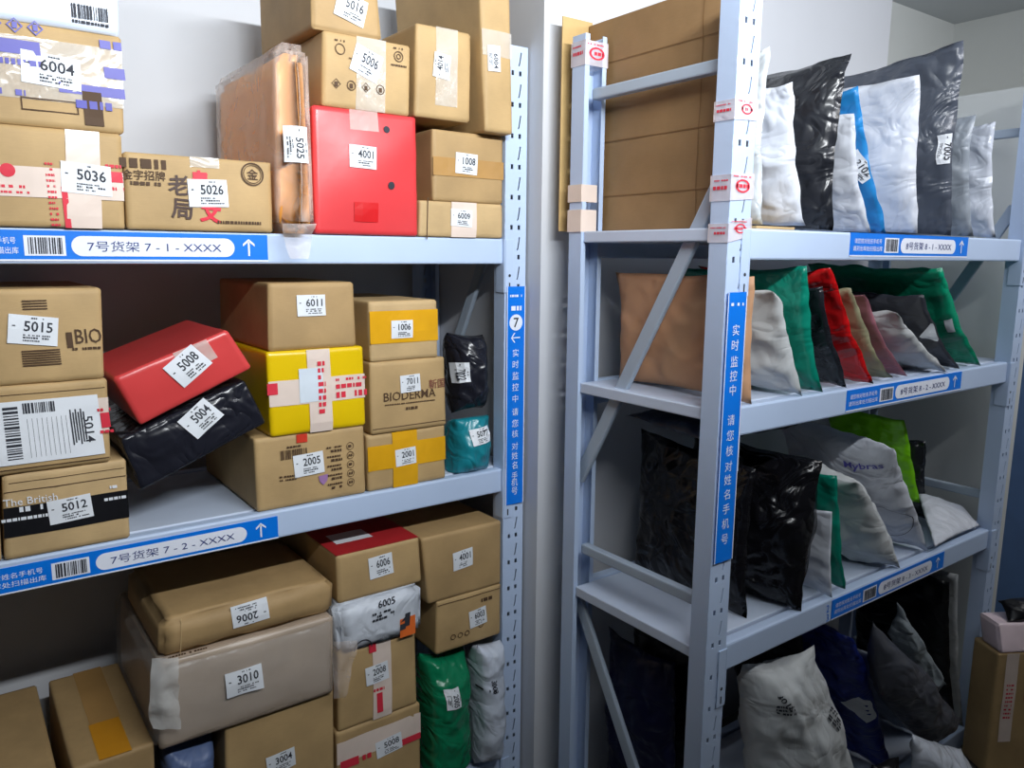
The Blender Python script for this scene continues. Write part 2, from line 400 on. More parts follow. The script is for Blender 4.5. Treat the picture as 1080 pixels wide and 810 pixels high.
# ------------------------------------------------------------------ steel racks
PW = .068; PITCH = .0775
def post(parent, x0, y, sgn, z0, z1):
    """perforated channel upright: web at y, flanges running sgn along Y, small lips"""
    V = []; F = []
    def sheet(P):
        n = len(V); V.extend(P); F.append((n, n+1, n+2, n+3))
    cols = [0, .017, .025, .041, .049, PW]
    def row(za, zb, holes, ca=None, cb=None):
        ca = ca or cols; cb = cb or cols
        for i in range(len(ca)-1):
            if i in holes: continue
            sheet([(x0+ca[i], y, za), (x0+ca[i+1], y, za), (x0+cb[i+1], y, zb), (x0+cb[i], y, zb)])
    z = z0; k = 0
    while z < z1-1e-6:
        e = lambda q: min(z+q, z1)
        a, b, c, d, f = e(.010), e(.022), e(.034), e(.068), e(PITCH)
        row(z, a, ()); row(a, b, (1, 3)) if b > a else None; row(b, c, ()) if c > b else None
        if d >= z+.068-1e-6:
            lo = [0, .018, .0215, .038, .0425, PW]; mid = [0, .018, .0205, .0415, .0465, PW]; hi = [0, .018, .0195, .045, .0495, PW]
            row(c, z+.040, (3,), lo, [0, .018, .0215, .0405, .0445, PW]); row(z+.040, z+.062, (3,), [0, .018, .0215, .0405, .0445, PW], [0, .018, .0215, .0445, .0485, PW])
            row(z+.062, d, (3,), [0, .018, .0215, .0445, .0485, PW], hi); row(d, f, ())
        elif d > c: row(c, f, ())
        z += PITCH
    dp = .046*sgn
    for x in (x0, x0+PW):
        zz = z0
        while zz < z1-1e-6:
            e = min(zz+PITCH, z1); h0, h1 = min(zz+.012, e), min(zz+.022, e)
            ys = [y, y+dp*.42, y+dp*.58, y+dp]
            for za, zb, hol in ((zz, h0, 0), (h0, h1, sgn > 0 and x > x0), (h1, e, 0)):
                for i in range(3):
                    if hol and i == 1: continue
                    if zb > za: sheet([(x, ys[i], za), (x, ys[i+1], za), (x, ys[i+1], zb), (x, ys[i], zb)])
            zz += PITCH
        xi = x+.013*(1 if x == x0 else -1); sheet([(x, y+dp, z0), (xi, y+dp, z0), (xi, y+dp, z1), (x, y+dp, z1)])
    o = mesh('post', V, F, BLUEPAINT, parent, False, weld=.0002)
    md = o.modifiers.new('thickness', 'SOLIDIFY'); md.thickness = .002; md.offset = 0
    return o
BH = .066
def rack(name, label, x0, x1, y0, D, levels, ztop, signs):
    t = thing(name, label, 'rack', ((x0+x1)/2, y0+D/2, 0), 'steel shelf racks')
    for x in (x0, x1-PW):
        post(t, x, y0, 1, 0, ztop); post(t, x, y0+D, -1, 0, ztop)
        xc = x+PW*.5
        for z in (.204, .889, 2.05): MB().box((xc-.012, y0+.047, z-.027), (xc+.012, y0+D-.047, z)).build('brace', BRACEPAINT, t, .004)
        MB().bar((xc, y0+.05, 1.81), (xc, y0+D-.02, 1.06), .036, .014).build('brace', BRACEPAINT, t, .004)
        MB().bar((xc, y0+D-.02, .74), (xc, y0+.06, .05), .036, .014).build('brace', BRACEPAINT, t, .004)
        for yy in (y0, y0+D-.046): MB().box((x-.008, yy-.004, 0), (x+PW+.008, yy+.05, .006)).build('foot_plate', BLUEPAINT, t)
    for z in levels:
        for yy in (y0+.006, y0+D-.036):
            b = MB(); b.box((x0+PW-.001, yy, z-BH), (x1-PW+.001, yy+.030, z)); b.build('shelf_beam', BLUEPAINT, t, .005)
        MB().box((x0+.006, y0+.047, z-.028), (x1-.006, y0+D-.047, z-.0005)).build('shelf_deck', DECKPAINT, t, .003)
        for x, s in ((x0+PW, -1), (x1-PW, 1)):
            b = MB(); xa, xb = sorted((x, x+s*.026)); b.box((xa, y0-.0045, z-BH-.075), (xb, y0-.001, z-.002))
            xa, xb = sorted((x-s*.001, x-s*.004)); b.box((xa, y0-.004, z-BH-.075), (xb, y0+.034, z-.002))
            bp = b.build('beam_bracket', BLUEPAINT, t, .001)
            Flat().disc(0, 0, .004, 12).put('bolt_hole', INK, bp, lambda a, c, off: Vector((x+s*.013+a, y0-.005-off, z-BH-.03+c)), .0004)
            Flat().rect(-.002, -.009, .002, .009).put('bolt_hole', INK, bp, lambda a, c, off: Vector((x+s*.013+a, y0-.005-off, z-BH-.058+c)), .0004)
    return t
L1, L2, L3 = 1.691, 1.066, .19
K1, K2, K3, K4 = 1.709, 1.3275, .773, .07
UP = .0012
YL, YR = 1.70, 1.05
LX0, LX1, RX0, RX1 = -.196, 1.286, 1.31, 2.788
rackL = rack('shelf_rack', 'pale blue steel rack of cardboard boxes with the rack 7 signs', LX0, LX1, YL, .497, (L1, L2, L3), 2.175, None)
rackR = rack('shelf_rack', 'pale blue steel rack of mailing bags with the rack 8 signs', RX0, RX1, YR, .497, (K1, K2, K3, K4), 2.175, None)

def shelf_sign(parent, y, xa, xb, z0, z1, title, seed, pill, bar, lines, arrow):
    """printed strip stuck along a shelf beam; x positions in metres"""
    yb = y+.006
    F0 = lambda a, c, off: Vector((a, yb-off, c))
    sg = MB().box((xa, yb-.0012, z0), (xb, yb+.001, z1)).build('shelf_sign', SIGNBLUE, parent); h = z1-z0; zc = (z0+z1)/2
    Flat().rect(xa, z0-.0005, xb, z0+h*.05).put('sign_edge', SIGNWHITE, sg, F0, .0016)
    p = Flat(); r = h*.34; a, b = pill; n = 12
    pts = [(b-r+r*math.cos(R_(-90+180*i/n)), zc+r*math.sin(R_(-90+180*i/n))) for i in range(n+1)]+[(a+r+r*math.cos(R_(90+180*i/n)), zc+r*math.sin(R_(90+180*i/n))) for i in range(n+1)]
    p.add(pts, [tuple(range(len(pts)))]); p.put('title_plate', SIGNWHITE, sg, F0, .0018)
    Flat().text(title, h*.36, (a+b)/2, zc, 0, 0, 1, (b-a)*.82).put('title_lettering', SIGNINK, sg, F0, .0026)
    bx0, bx1 = bar
    Flat().rect(bx0, zc-h*.33, bx1, zc+h*.33).put('barcode_sticker', SIGNWHITE, sg, F0, .0018)
    Flat().barcode(bx0+(bx1-bx0)*.1, zc-h*.27, bx1-(bx1-bx0)*.08, zc+h*.27, seed).put('barcode', INK, sg, F0, .0026)
    t1, t2, ta, tb = lines
    k = Flat(); k.text(t1, h*.22, (ta+tb)/2, zc+h*.16, 0, 0, 1, (tb-ta)*.93); k.text(t2, h*.22, (ta+tb)/2, zc-h*.16, 0, 0, 1, (tb-ta))
    k.put('sign_lettering', SIGNWHITE, sg, F0, .0018)
    w_ = h*.07; k = Flat(); k.rect(arrow-w_/2, zc-h*.3, arrow+w_/2, zc+h*.26)
    for s in (-1, 1): k.add([(arrow, zc+h*.34), (arrow, zc+h*.34-w_*1.5), (arrow+s*h*.22, zc+h*.08-w_*.3), (arrow+s*h*.22, zc+h*.08+w_)], [(0, 1, 2, 3)])
    k.put('arrow', SIGNWHITE, sg, F0, .0022); return sg
X = lambda u, v, Y: at(u, v, 'Y', Y).x
T1, T2 = '请您核对姓名手机号', '请到出库处扫描出库'
yb = YL+.006
shelf_sign(rackL, YL, X(-60, 258, yb), X(282, 258, yb), L1-.060, L1-.004, '7号货架 7 - 1 - XXXX', 3, (X(75, 258, yb), X(247, 258, yb)), (X(25, 258, yb), X(69, 258, yb)), (T1, T2, X(-52, 258, yb), X(19, 258, yb)), X(262, 258, yb))
shelf_sign(rackL, YL, X(-60, 610, yb), X(293, 555, yb), L2-.064, L2-.012, '7号货架 7 - 2 - XXXX', 5, (X(100, 582, yb), X(260, 560, yb)), (X(54, 598, yb), X(94, 590, yb)), (T1, T2, X(-40, 610, yb), X(48, 600, yb)), X(275, 560, yb))
yb = YR+.006
shelf_sign(rackR, YR, X(896, 262, yb), X(1020, 262, yb), K1-.056, K1+.0, '8号货架 8 - 1 - XXXX', 7, (X(949, 262, yb), X(1007, 262, yb)), (X(932, 262, yb), X(947, 262, yb)), (T1, T2, X(899, 262, yb), X(930, 262, yb)), X(1013, 262, yb))
shelf_sign(rackR, YR, X(892, 428, yb), X(1013, 405, yb), K2-.058, K2-.004, '8号货架 8 - 2 - XXXX', 9, (X(943, 420, yb), X(1000, 410, yb)), (X(927, 420, yb), X(941, 420, yb)), (T1, T2, X(895, 420, yb), X(925, 420, yb)), X(1006, 405, yb))
s3 = shelf_sign(rackR, YR, X(877, 640, yb), X(995, 590, yb), K3-.060, K3-.006, '8号货架 8 - 3 - XXXX', 11, (X(926, 620, yb), X(982, 598, yb)), (X(910, 625, yb), X(924, 620, yb)), (T1, T2, X(880, 635, yb), X(908, 628, yb)), X(988, 595, yb))
Flat().text('2', .02, 0, .013).text('3', .02, .002, -.013).put('handwritten_number', SIGNBLUE, rackR, lambda a, c, off: Vector((X(873, 640, yb)+a, YR+.006-off, K3-.036+c)), .001)

def post_sign(parent, x0, y, z0, z1, seed, chars, zs, big, head=None):
    F0 = lambda a, c, off: Vector((x0+a, y-off, c))
    sg = MB().box((x0+.004, y-.0064, z0), (x0+PW-.003, y-.0048, z1)).build('post_sign', SIGNBLUE, parent)
    E0 = .0072; cx = PW*.5
    Flat().rect(.0035, z0, .006, z1).rect(PW-.0055, z0, PW-.003, z1).put('sign_edge', SIGNWHITE, sg, F0, E0)
    k = Flat(); k.lines(cx-.02, cx+.022, z1-.025, .006, seed)
    for ch, z in zip(chars, zs): k.text(ch, big, cx, z)
    if head:
        zc, ze, za = head; k.lines(cx-.016, cx+.018, zc, .012, seed+3, .1); 
        Flat().disc(cx, ze, .022).put('number_disc', SIGNWHITE, sg, F0, E0)
        ar = Flat().rect(cx-.012, za-.0015, cx+.014, za+.0015)
        for s in (-1, 1): ar.add([(cx-.016, za), (cx-.012, za), (cx-.002, za+s*.013), (cx-.006, za+s*.013)], [(0, 1, 2, 3)])
        ar.put('arrow', SIGNWHITE, sg, F0, E0)
        Flat().text('7', .026, cx, ze, 0, .01).put('rack_number', INK, sg, F0, E0+.001)
    k.put('sign_lettering', SIGNWHITE, sg, F0, E0)
Zp = lambda u, v, Y: at(u, v, 'Y', Y).z
chars = '实时监控中请您核对姓名手机号'
post_sign(rackL, LX1-PW, YL, Zp(540, 531, YL), Zp(543, 302, YL), 21, chars, [Zp(541, v, YL) for v in (372, 384, 396, 408, 420, 434, 446, 457, 470, 480, 490, 501, 508, 517)], .021, (Zp(541, 325, YL), Zp(541, 340, YL), Zp(541, 356, YL)))
post_sign(rackR, RX0, YR, Zp(752, 594, YR), Zp(778, 308, YR), 23, chars, [Zp(770, v, YR) for v in (348, 364, 381, 396, 411, 442, 458, 474, 490, 504, 519, 534, 549, 565)], .023)

# packing tape with red print wound round the uprights
def post_tape(parent, x0, y, z0, z1, front, skew, seed):
    ya, ybk = (y-.0035, y+.049) if front else (y-.049, y+.0035)
    b = MB().box((x0-.003, ya, z0), (x0+PW+.003, ybk, z1)); 
    for q in b.v:
        if q.x > x0+.02: q.z += skew
    o = b.build('packing_tape', TAPEWHITE2, parent)
    zc = (z0+z1)/2; h_ = z1-z0
    f1 = Flat(); f1.ring(0, 0, h_*.26, h_*.07, 14); f1.v = [(x*1.7, y_) for x, y_ in f1.v]; f1.lines(-.020, .020, 0, h_*.14, seed, .15); f1.lines(-.03, .028, h_*.36, h_*.05, seed+1)
    yy = ya if front else ya
    f1.put('tape_print', RED, o, lambda a, c, off: Vector((x0+PW/2+a, yy-off, zc+c+skew*.7)), .0008)
    f2 = Flat(); f2.lines(-.018, .018, 0, h_*.14, seed+2, .1); f2.lines(-.02, .02, h_*.28, h_*.06, seed+4, .2)
    f2.put('tape_print', RED, o, lambda a, c, off: Vector((x0-.003-off, (ya+ybk)/2-a, zc+c)), .0008); return o
TAPEWHITE2 = film('clear_tape', (236, 224, 226), .5, .2)
for (va, vb, sk, sd) in ((104, 126, .004, 31), (184, 212, .006, 33), (236, 256, .014, 35)):
    post_tape(rackR, RX0, YR, Zp(775, vb, YR), Zp(775, va, YR), True, sk, sd)
post_tape(rackR, RX0, YR+.497, Zp(605, 72, YR+.497), Zp(605, 46, YR+.497), False, 0, 37)
for va, vb in ((196, 214), (222, 245)):
    b = MB().box((RX0-.004, YR+.45, Zp(605, vb, 1.55)), (RX0+PW*.7, YR+.5015, Zp(605, va, 1.55))).build('masking_tape', TAPEWHITE, rackR)
S1, S2, S3 = L1+UP, L2+UP, L3+UP
# ------------------------------------------------------------------ parcels on the rack 7 shelves
KRAFT = (190, 159, 112); KRAFT2 = (180, 149, 104); KRAFT3 = (200, 170, 124)
C1, C2, C3 = cardboard(KRAFT), cardboard(KRAFT2), cardboard(KRAFT3)
DEEP = .42
GL1, GL2, GL3 = 'parcels on the top shelf of rack 7', 'parcels on the middle shelf of rack 7', 'parcels on the bottom shelf of rack 7'
def box(label, px, Y, d, mat, seed, zb=None, zt=None, g=None, level=True, name='cardboard_box', cat='box', dv=None, **kw):
    fq = quad(px, Y, zb, zt, level)
    for i in (1, 2): fq[i].x = min(fq[i].x, 1.213)
    return Box(name, label, cat, fq, dv or (0, d, 0), mat, seed, g, **kw)
EPS = .0006
def topz(b): return b.fq[2].z+EPS

# top shelf
b5036 = box('wide brown box with crossed pale tape and pickup label 5036', ((-40, 127), (128, 141), (132, 239), (-40, 239)), 1.70, DEEP, C1, 1, S1, g=GL1)
f = b5036.rect('packing_tape', TAPEWHITE, .62, .0, .845, 1)
b5036.rect('packing_tape', TAPEWHITE, .0, .30, 1, .60, .0007)
Flat().ring(0, .006, .012, .012).lines(-.03, .03, -.022, .005, 1, .1).lines(-.03, .03, -.032, .004, 3, .2).put('tape_print', RED, f, b5036.fn(8, 183), .0014)
q = Flat(); q.rect(-.004, -.075, .006, .0); q.lines(-.028, -.012, .02, .005, 4)
for i in range(12): q.lines(-.026, -.012, -.07+i*.010, .004, i+5, .15)
q.put('tape_print', RED, f, b5036.fn(66, 197), .0014)
q = Flat().rect(-.014, -.008, .014, .012); q.lines(-.014, .014, -.02, .006, 9).lines(-.014, .014, .022, .006, 11).put('tape_print', RED, f, b5036.fn(121, 188), .0014)
b5036.lab('5036', 91, 189, .084, .056, -4)
b6004 = box('brown box under clear tape with violet print and pickup label 6004', ((-40, 12), (128, 40), (131, 140), (-40, 121)), 1.70, DEEP, C1, 2, topz(b5036), g=GL1)
b6004.rect('packing_tape', TAPECLEAR, 0, .26, 1, .86)
VIOLET = plain('violet_ink', (84, 82, 168), .5)
q = Flat(); q.rect(-.10, -.012, .03, .012)
for i in range(4): q.ring(-.07+i*.032, .036, .013, .003, 4); q.rect(-.074+i*.032, .031, -.066+i*.032, .042)
q.lines(-.1, .03, -.026, .01, 4, .1); q.lines(-.06, .0, -.06, .014, 8, .3); q.lines(-.06, .0, -.078, .010, 9, .3); q.put('printed_marks', VIOLET, b6004.t, b6004.fn(22, 50), .0016)
Flat().rect(-.055, -.009, .055, .009).lines(-.03, .03, -.026, .014, 6, .1).put('printed_marks', VIOLET, b6004.t, b6004.fn(97, 96), .0016)
Flat().rect(-.018, -.01, .018, .01).lines(-.02, .02, .05, .015, 6, .1).put('printed_marks', VIOLET, b6004.t, b6004.fn(121, 78), .0016)
Flat().rect(-.016, -.03, .016, .03, 4, 4).put('printed_marks', BROWNINK, b6004.t, b6004.fn(97, 115), .0012)
q = Flat(); 
for a, b, c, d in ((-.045, -.012, .045, -.010), (-.045, .008, .045, .010), (-.045, -.012, -.043, .010), (.043, -.012, .045, .010)): q.rect(a, b, c, d)
q.put('printed_marks', BROWNINK, b6004.t, b6004.fn(52, 111), .0012)
b6004.lab('6004', 54, 75, .094, .056, -4)
bW = box('pale blue white box lying on top of the violet printed brown box', ((-40, -40), (125, -20), (126, 37), (-40, 11)), 1.70, .36, plain('coated_board', (206, 216, 232), .35, .5, 0, .03), 3, topz(b6004), g=GL1)
Flat().barcode(-.03, -.014, .03, .010, 12).lines(-.03, .03, -.02, .005, 4, .1).put('barcode', INK, bW.t, bW.fn(94, 13), .0012)
b5026 = box('low brown box with red and black brush lettering and pickup label 5026', ((130, 159), (286, 172), (288, 241), (134, 239)), 1.70, DEEP, C1, 4, S1, g=GL1)
q = Flat(); q.text('金字招牌', .019, .0, -.014, 0, .01).lines(-.042, .042, .008, .018, 3, .05).lines(-.04, .03, -.03, .007, 4, .2); q.put('printed_marks', BROWNINK, b5026.t, b5026.fn(151, 177), .0012)
q = Flat(); q.ring(0, 0, .024, .003, 28).ring(0, 0, .019, .0014, 28).text('金', .022, 0, 0, 0, .01); q.put('round_stamp', BROWNINK, b5026.t, b5026.fn(266, 184), .0012)
q = Flat(); q.text('老', .040, -.030, .016, 4, .02).text('局', .040, -.026, -.030, -3, .02); q.put('brush_lettering', plain('brush_ink', (70, 48, 40), .6), b5026.t, b5026.fn(205, 205), .0012)
q = Flat(); q.text('火', .036, .012, .030, 6, .05).rect(-.002, .030, .026, .044).text('文', .040, .030, -.036, -6, .05); q.put('brush_lettering', RED, b5026.t, b5026.fn(205, 205), .0011)
q = Flat(); q.lines(-.045, .045, 0, .006, 8, .1).put('printed_marks', BROWNINK, b5026.t, b5026.fn(252, 235), .0012)
b5026.rect('packing_tape', TAPECLEAR, .42, .86, .62, 1.0)
b5026.lab('5026', 219, 204, .078, .055, 2)
# long orange parcel in clear film, hanging over the beam
ORANGE = plain('orange_foam', (246, 168, 78), .5, .3, 0, .05, 6, .15)
b5025 = box('tall narrow orange parcel in clear film with pickup label 5025', ((298, 58), (322, 52), (331, 243), (300, 243)), 1.665, .46, ORANGE, 5, S1, g=GL1, name='film_wrapped_parcel', cat='parcel', bulge=.018, rough=.006, wear=1.6, edge=.02, body='foam_body')
FILM = film('clear_film', (236, 222, 214), .30, .3)
fq = b5025.fq; a = [fq[0]+Vector((-.006, -.006, .004)), fq[1]+Vector((.006, -.006, .004)), fq[2]+Vector((.010, -.006, .02)), fq[3]+Vector((-.008, -.006, .02))]
tmp = Box('wrapper_tmp', 'x', 'x', a, (0, .475, -.001), FILM, 55, bulge=.016, rough=.012, wear=1.5, body='film_wrapper', edge=.02)
def adopt(child, parent):
    off = root_of(child.parent)-root_of(parent); child.data.transform(Matrix.Translation(off)); old = child.parent; child.parent = parent
    bpy.data.objects.remove(old)
adopt(tmp.body, b5025.t)
V = []; F = []
for j in range(9):
    for i in range(7):
        p = at(296+i*6, 236+j*4.6, 'Y', 1.655-.006*math.sin(j)); wd = (1-.055*j)
        p.x = at(315, 240, 'Y', 1.655).x+(p.x-at(315, 240, 'Y', 1.655).x)*wd; p.y += .012*noise.noise(p*40)-.004*(j < 2)
        V.append(p)
for j in range(8):
    for i in range(6): F.append((j*7+i, j*7+i+1, j*7+i+8, j*7+i+7))
mesh('film_tail', V, F, FILM, b5025.t)
pickup(b5025.t, tmp.fn(310, 153), '5025', .074, .05, -90, off=.003)
REDBAG = plain('red_plastic', (214, 62, 66), .32, .5, 0, .05, 8, .25)
b4001 = box('square red plastic wrapped parcel with two dark holes and label 4001', ((330, 113), (439, 121), (441, 245), (333, 245)), 1.70, DEEP, REDBAG, 6, S1, g=GL1, name='red_parcel', cat='parcel', bulge=.008, rough=.004, body='red_wrapper')
Flat().disc(0, 0, .008, 12).put('cord_hole', INK, b4001.t, b4001.fn(407, 137), .001); Flat().disc(0, 0, .009, 12).put('cord_hole', INK, b4001.t, b4001.fn(411, 196), .001)
Flat().rect(-.03, -.022, .03, .022, 3, 3).put('printed_patch', plain('deep_red', (202, 28, 32), .35), b4001.t, b4001.fn(385, 224), .001)
b4001.rect('packing_tape', TAPECLEAR, .33, .84, .60, 1.0)
b4001.lab('4001', 381, 166, .066, .05, -2)
b5006 = box('brown box with round care icons and crumpled taped label 5006', ((341, 33), (433, 47), (432, 117), (340, 108)), 1.70, .40, C1, 7, topz(b4001), g=GL1)
b5006.rect('packing_tape', TAPECLEAR, .36, .0, .70, 1.0)
q = Flat()
for i in range(4): q.ring(-.06+i*.036, .0, .011, .002, 10 if i % 2 else 4); q.rect(-.064+i*.036, -.006, -.056+i*.036, .004)
q.put('printed_icons', BROWNINK, b5006.t, b5006.fn(380, 92), .0012)
q = Flat().ring(0, 0, .012, .002).lines(-.012, .012, .018, .004, 3).lines(.02, .10, -.016, .003, 4, 0); q.put('printed_icons', BROWNINK, b5006.t, b5006.fn(358, 52), .0012)
q = Flat().ring(0, 0, .012, .002).ring(0, 0, .006, .002).lines(-.012, .012, .018, .004, 3).lines(-.02, .02, -.02, .004, 4, 0); q.put('printed_icons', BROWNINK, b5006.t, b5006.fn(420, 60), .0012)
b5006.lab('5006', 386, 67, .07, .062, -20)
b5016 = box('rumpled brown box at the top of the pile with label 5016', ((328, -45), (396, -32), (403, 41), (330, 33)), 1.70, .33, C2, 8, topz(b5006), g=GL1, rough=.006, wear=1.2)
b5016.lab('5016', 369, 9, .07, .056, -16)
b6009 = box('low brown box on the top shelf with pickup label 6009', ((443, 212), (533, 215), (532, 250), (442, 249)), 1.702, DEEP, C3, 9, S1, g=GL1)
b6009.rect('packing_tape', TAPEWHITE, .36, 0, .66, 1)
b6009.seam(.5, 0.08, .09, .10)
b6009.lab('6009', 486, 230, .062, .042, -3)
b1008 = box('brown box on the low 6009 box with label 1008', ((456, 136), (532, 144), (532, 212), (457, 207)), 1.702, .40, C2, 10, topz(b6009), g=GL1)
b1008.rect('packing_tape', TAPEBROWN, 0, .36, 1, .62)
b1008.lab('1008', 491, 173, .064, .05, -2)
zt = max(topz(b4001), 0)
b4014 = box('brown box with glossy tape and sideways label 4014', ((439, 22), (497, 37), (496, 131), (438, 118)), 1.69, .40, C1, 11, zt, g=GL1)
b4014.rect('packing_tape', TAPECLEAR, .34, .15, .74, 1.0)
b4014.lab('4014', 465, 70, .056, .046, 84)
b6004t = box('tall brown carton beside the rack upright with sideways label 6004', ((504, -60), (537, -50), (541, 139), (512, 138)), 1.66, .42, C1, 12, topz(b1008), g=GL1)
b6004t.rect('packing_tape', TAPECLEAR, 0, .42, 1, .56)
b6004t.lab('6004', 520, 62, .06, .036, -88)

# middle shelf
b5012 = box('brown box with a black printed band and pickup label 5012', ((2, 500), (133, 486), (137, 561), (4, 583)), 1.705, DEEP, C3, 13, S2, g=GL2)
b5012.rect('printed_band', plain('black_print', (24, 24, 28), .3, .5), 0, .27, 1, .62)
q = Flat().text('The British', .014, 0, .012).lines(-.02, .04, -.004, .010, 3).lines(-.05, .05, -.022, .006, 5, .1); q.put('band_lettering', PAPER, b5012.t, b5012.fn(33, 533), .0016)
Flat().lines(-.02, .02, .012, .006, 4).lines(-.02, .02, -.012, .006, 5).put('band_lettering', PAPER, b5012.t, b5012.fn(121, 519), .0016)
b5012.seam(.80); b5012.seam(.9, .05, .98, .001)
b5012.lab('5012', 74, 536, .076, .048, 3)
bS = box('brown carton at the edge of the middle shelf beside the 5012 box', ((-60, 512), (-2, 506), (1, 584), (-60, 594)), 1.705, .3, C1, 14, S2, g=GL2)
b5014 = box('brown box with a large courier waybill and sideways label 5014', ((-40, 410), (113, 400), (117, 487), (-40, 501)), 1.70, DEEP, C1, 15, max(topz(b5012), topz(bS)), g=GL2)
wf = b5014.fn(52, 450)
pb = Flat().rect(-.105, -.065, .088, .055, 8, 6).put('courier_waybill', PAPER, b5014.t, wf, .0016)
q = Flat().barcode(-.04, .030, .015, .050, 5)
r = random.Random(4); yy = -.055
while yy < .04:
    hh = r.choice((.002, .003, .005)); q.rect(-.072, yy, -.048, yy+hh); yy += hh+r.choice((.002, .003))
for i in range(6): q.lines(-.105+i*.003, -.09, -.05+i*.016, .006, i)
q.disc(-.099, -.052, .006); 
for i in range(9): q.rect(-.035+i*.008, -.055, -.0345+i*.008, .02)
for i in range(6): q.rect(.036+i*.0045, -.04+.004*(i % 3), .0385+i*.0045, .03-.006*(i % 2))
q.text('5014', .017, .066, -.012, -90, .012, 1, .052)
q.put('waybill_print', INK, pb, wf, .0024)
b5014.rect('packing_tape', TAPEWHITE, .9, .38, 1, .78)
Flat().rect(-.008, -.014, .008, .016).lines(-.012, .012, .022, .006, 3, .1).lines(-.012, .012, -.022, .006, 5, .1).put('tape_print', RED, b5014.t, b5014.fn(111, 443), .0028)
b5014.seam(.06); b5014.seam(.9, .0, .98, .001)
b5015 = box('brown box with large serif lettering and pickup label 5015', ((-40, 302), (107, 307), (110, 398), (-40, 409)), 1.70, DEEP, C1, 16, topz(b5014), g=GL2)
q = Flat().text('BIO', .028, 0, 0, 0, .004, 1, .045); q.lines(-.03, .02, -.024, .005, 3, .1); q.put('printed_lettering', BROWNINK, b5015.t, b5015.fn(93, 354), .0012)
q = Flat(); 
for i in range(7): q.rect(-.03, -.045+i*.0045, .032, -.0425+i*.0045)
for i in range(4): q.rect(-.02, .06+i*.005, .02, .0625+i*.005)
q.lines(.045, .055, .0, .03, 4, 0).text('V', .03, -.08, .0, 0, .004); q.put('printed_marks', BROWNINK, b5015.t, b5015.fn(41, 360), .0012)
b5015.lab('5015', 35, 348, .08, .054, -8)
b2005 = box('brown box with barcode and five round icons and pickup label 2005', ((268, 461), (384, 451), (386, 519), (272, 539)), 1.715, DEEP, C1, 17, S2, g=GL2)
q = Flat().barcode(-.03, -.010, .035, .012, 8).lines(-.015, .02, .018, .005, 5, .1); q.put('barcode', BROWNINK, b2005.t, b2005.fn(309, 479), .0012)
q = Flat()
for i, v in enumerate((465, 476.5, 488, 499.5, 511)):
    y = -.0 + (2-i)*.0225; q.ring(.0, y, .0095, .0013, 18); q.lines(-.005, .005, y, .006, i, 0); q.lines(-.06, -.022, y+.003, .0045, i+9, .1); q.lines(-.05, -.022, y-.006, .006, i+19, .1)
q.put('printed_icons', BROWNINK, b2005.t, b2005.fn(369, 489), .0012)
q = Flat(); q.lines(-.02, .02, .032, .004, 2, .1).lines(-.02, .02, .024, .004, 3, .1); q.put('printed_marks', BROWNINK, b2005.t, b2005.fn(304, 516), .0012)
Flat().add([(-.012, .01), (.012, .012), (.010, -.004), (0, -.014), (-.009, -.004)], [(0, 1, 2, 3, 4)]).put('printed_marks', plain('lilac_ink', (160, 120, 170), .5), b2005.t, b2005.fn(340, 505), .0012)
Flat().rect(-.013, -.010, .013, .010, 3, 3).put('red_tape', plain('red_tape', (206, 62, 44), .3, .5), b2005.t, b2005.fn(318, 462), .0014)
b2005.lab('2005', 325, 489, .072, .052, 3)
YELLOW = plain('yellow_tape_wrap', (226, 190, 10), .28, .5, 0, .05, 7, .2)
bY = box('bright yellow tape wrapped box with crossed pale tape and blank label', ((281, 373), (383, 364), (386, 450), (286, 460)), 1.71, .40, YELLOW, 18, topz(b2005), g=GL2, name='yellow_box')
bY.rect('packing_tape', TAPEWHITE, .39, 0, .63, 1); bY.rect('packing_tape', TAPEWHITE, 0, .36, 1, .66, .0006)
Flat().rect(-.034, -.038, .022, .04, 4, 4).put('blank_label', plain('label_back', (214, 224, 234), .4), bY.t, bY.fn(330, 406), .0018)
q = Flat().lines(-.03, .05, -.014, .014, 3, .12).lines(-.03, .05, .006, .010, 5, .2).lines(-.03, .05, .022, .006, 8, .3); q.put('tape_print', RED, bY.t, bY.fn(366, 409), .0018)
q = Flat()
for i in range(8): q.lines(-.006, .012, -.07+i*.016, .010, i+2, .1)
q.put('tape_print', RED, bY.t, bY.fn(337, 402), .0024); Flat().rect(-.012, -.012, .012, .014).put('tape_print', RED, bY.t, bY.fn(287, 411), .0016)
b6011 = box('brown box on the bright yellow box with pickup label 6011', ((283, 298), (373, 298), (376, 362), (284, 369)), 1.715, .37, C2, 19, topz(bY), g=GL2, rough=.004, wear=.9)
b6011.lab('6011', 328, 322, .068, .048, 0)
b2001 = box('brown box with crossed yellow tape and pickup label 2001', ((387, 459), (469, 449), (470, 503), (389, 518)), 1.715, DEEP, C1, 20, S2, g=GL2)
b2001.rect('yellow_tape', TAPEYELLOW, 0, .36, 1, .80); b2001.rect('yellow_tape', TAPEYELLOW, .30, 0, .62, 1, .0012)
b2001.lab('2001', 427, 481, .058, .044, 3)
b7011 = box('brown box with serif lettering and Chinese lettering and label 7011', ((390, 383), (469, 376), (471, 445), (392, 456)), 1.71, .40, C1, 21, topz(b2001), g=GL2)
q = Flat().text('BIODERMA', .022, 0, 0, 0, .004, 1, .145); q.lines(-.07, .07, -.02, .003, 2, .05).lines(-.02, .02, -.034, .007, 4, .15); q.put('printed_lettering', BROWNINK, b7011.t, b7011.fn(432, 416), .0012)
Flat().text('新国', .024, 0, 0, 0, .006).put('printed_lettering', plain('rust_ink', (128, 78, 62), .6), b7011.t, b7011.fn(460, 404), .0012)
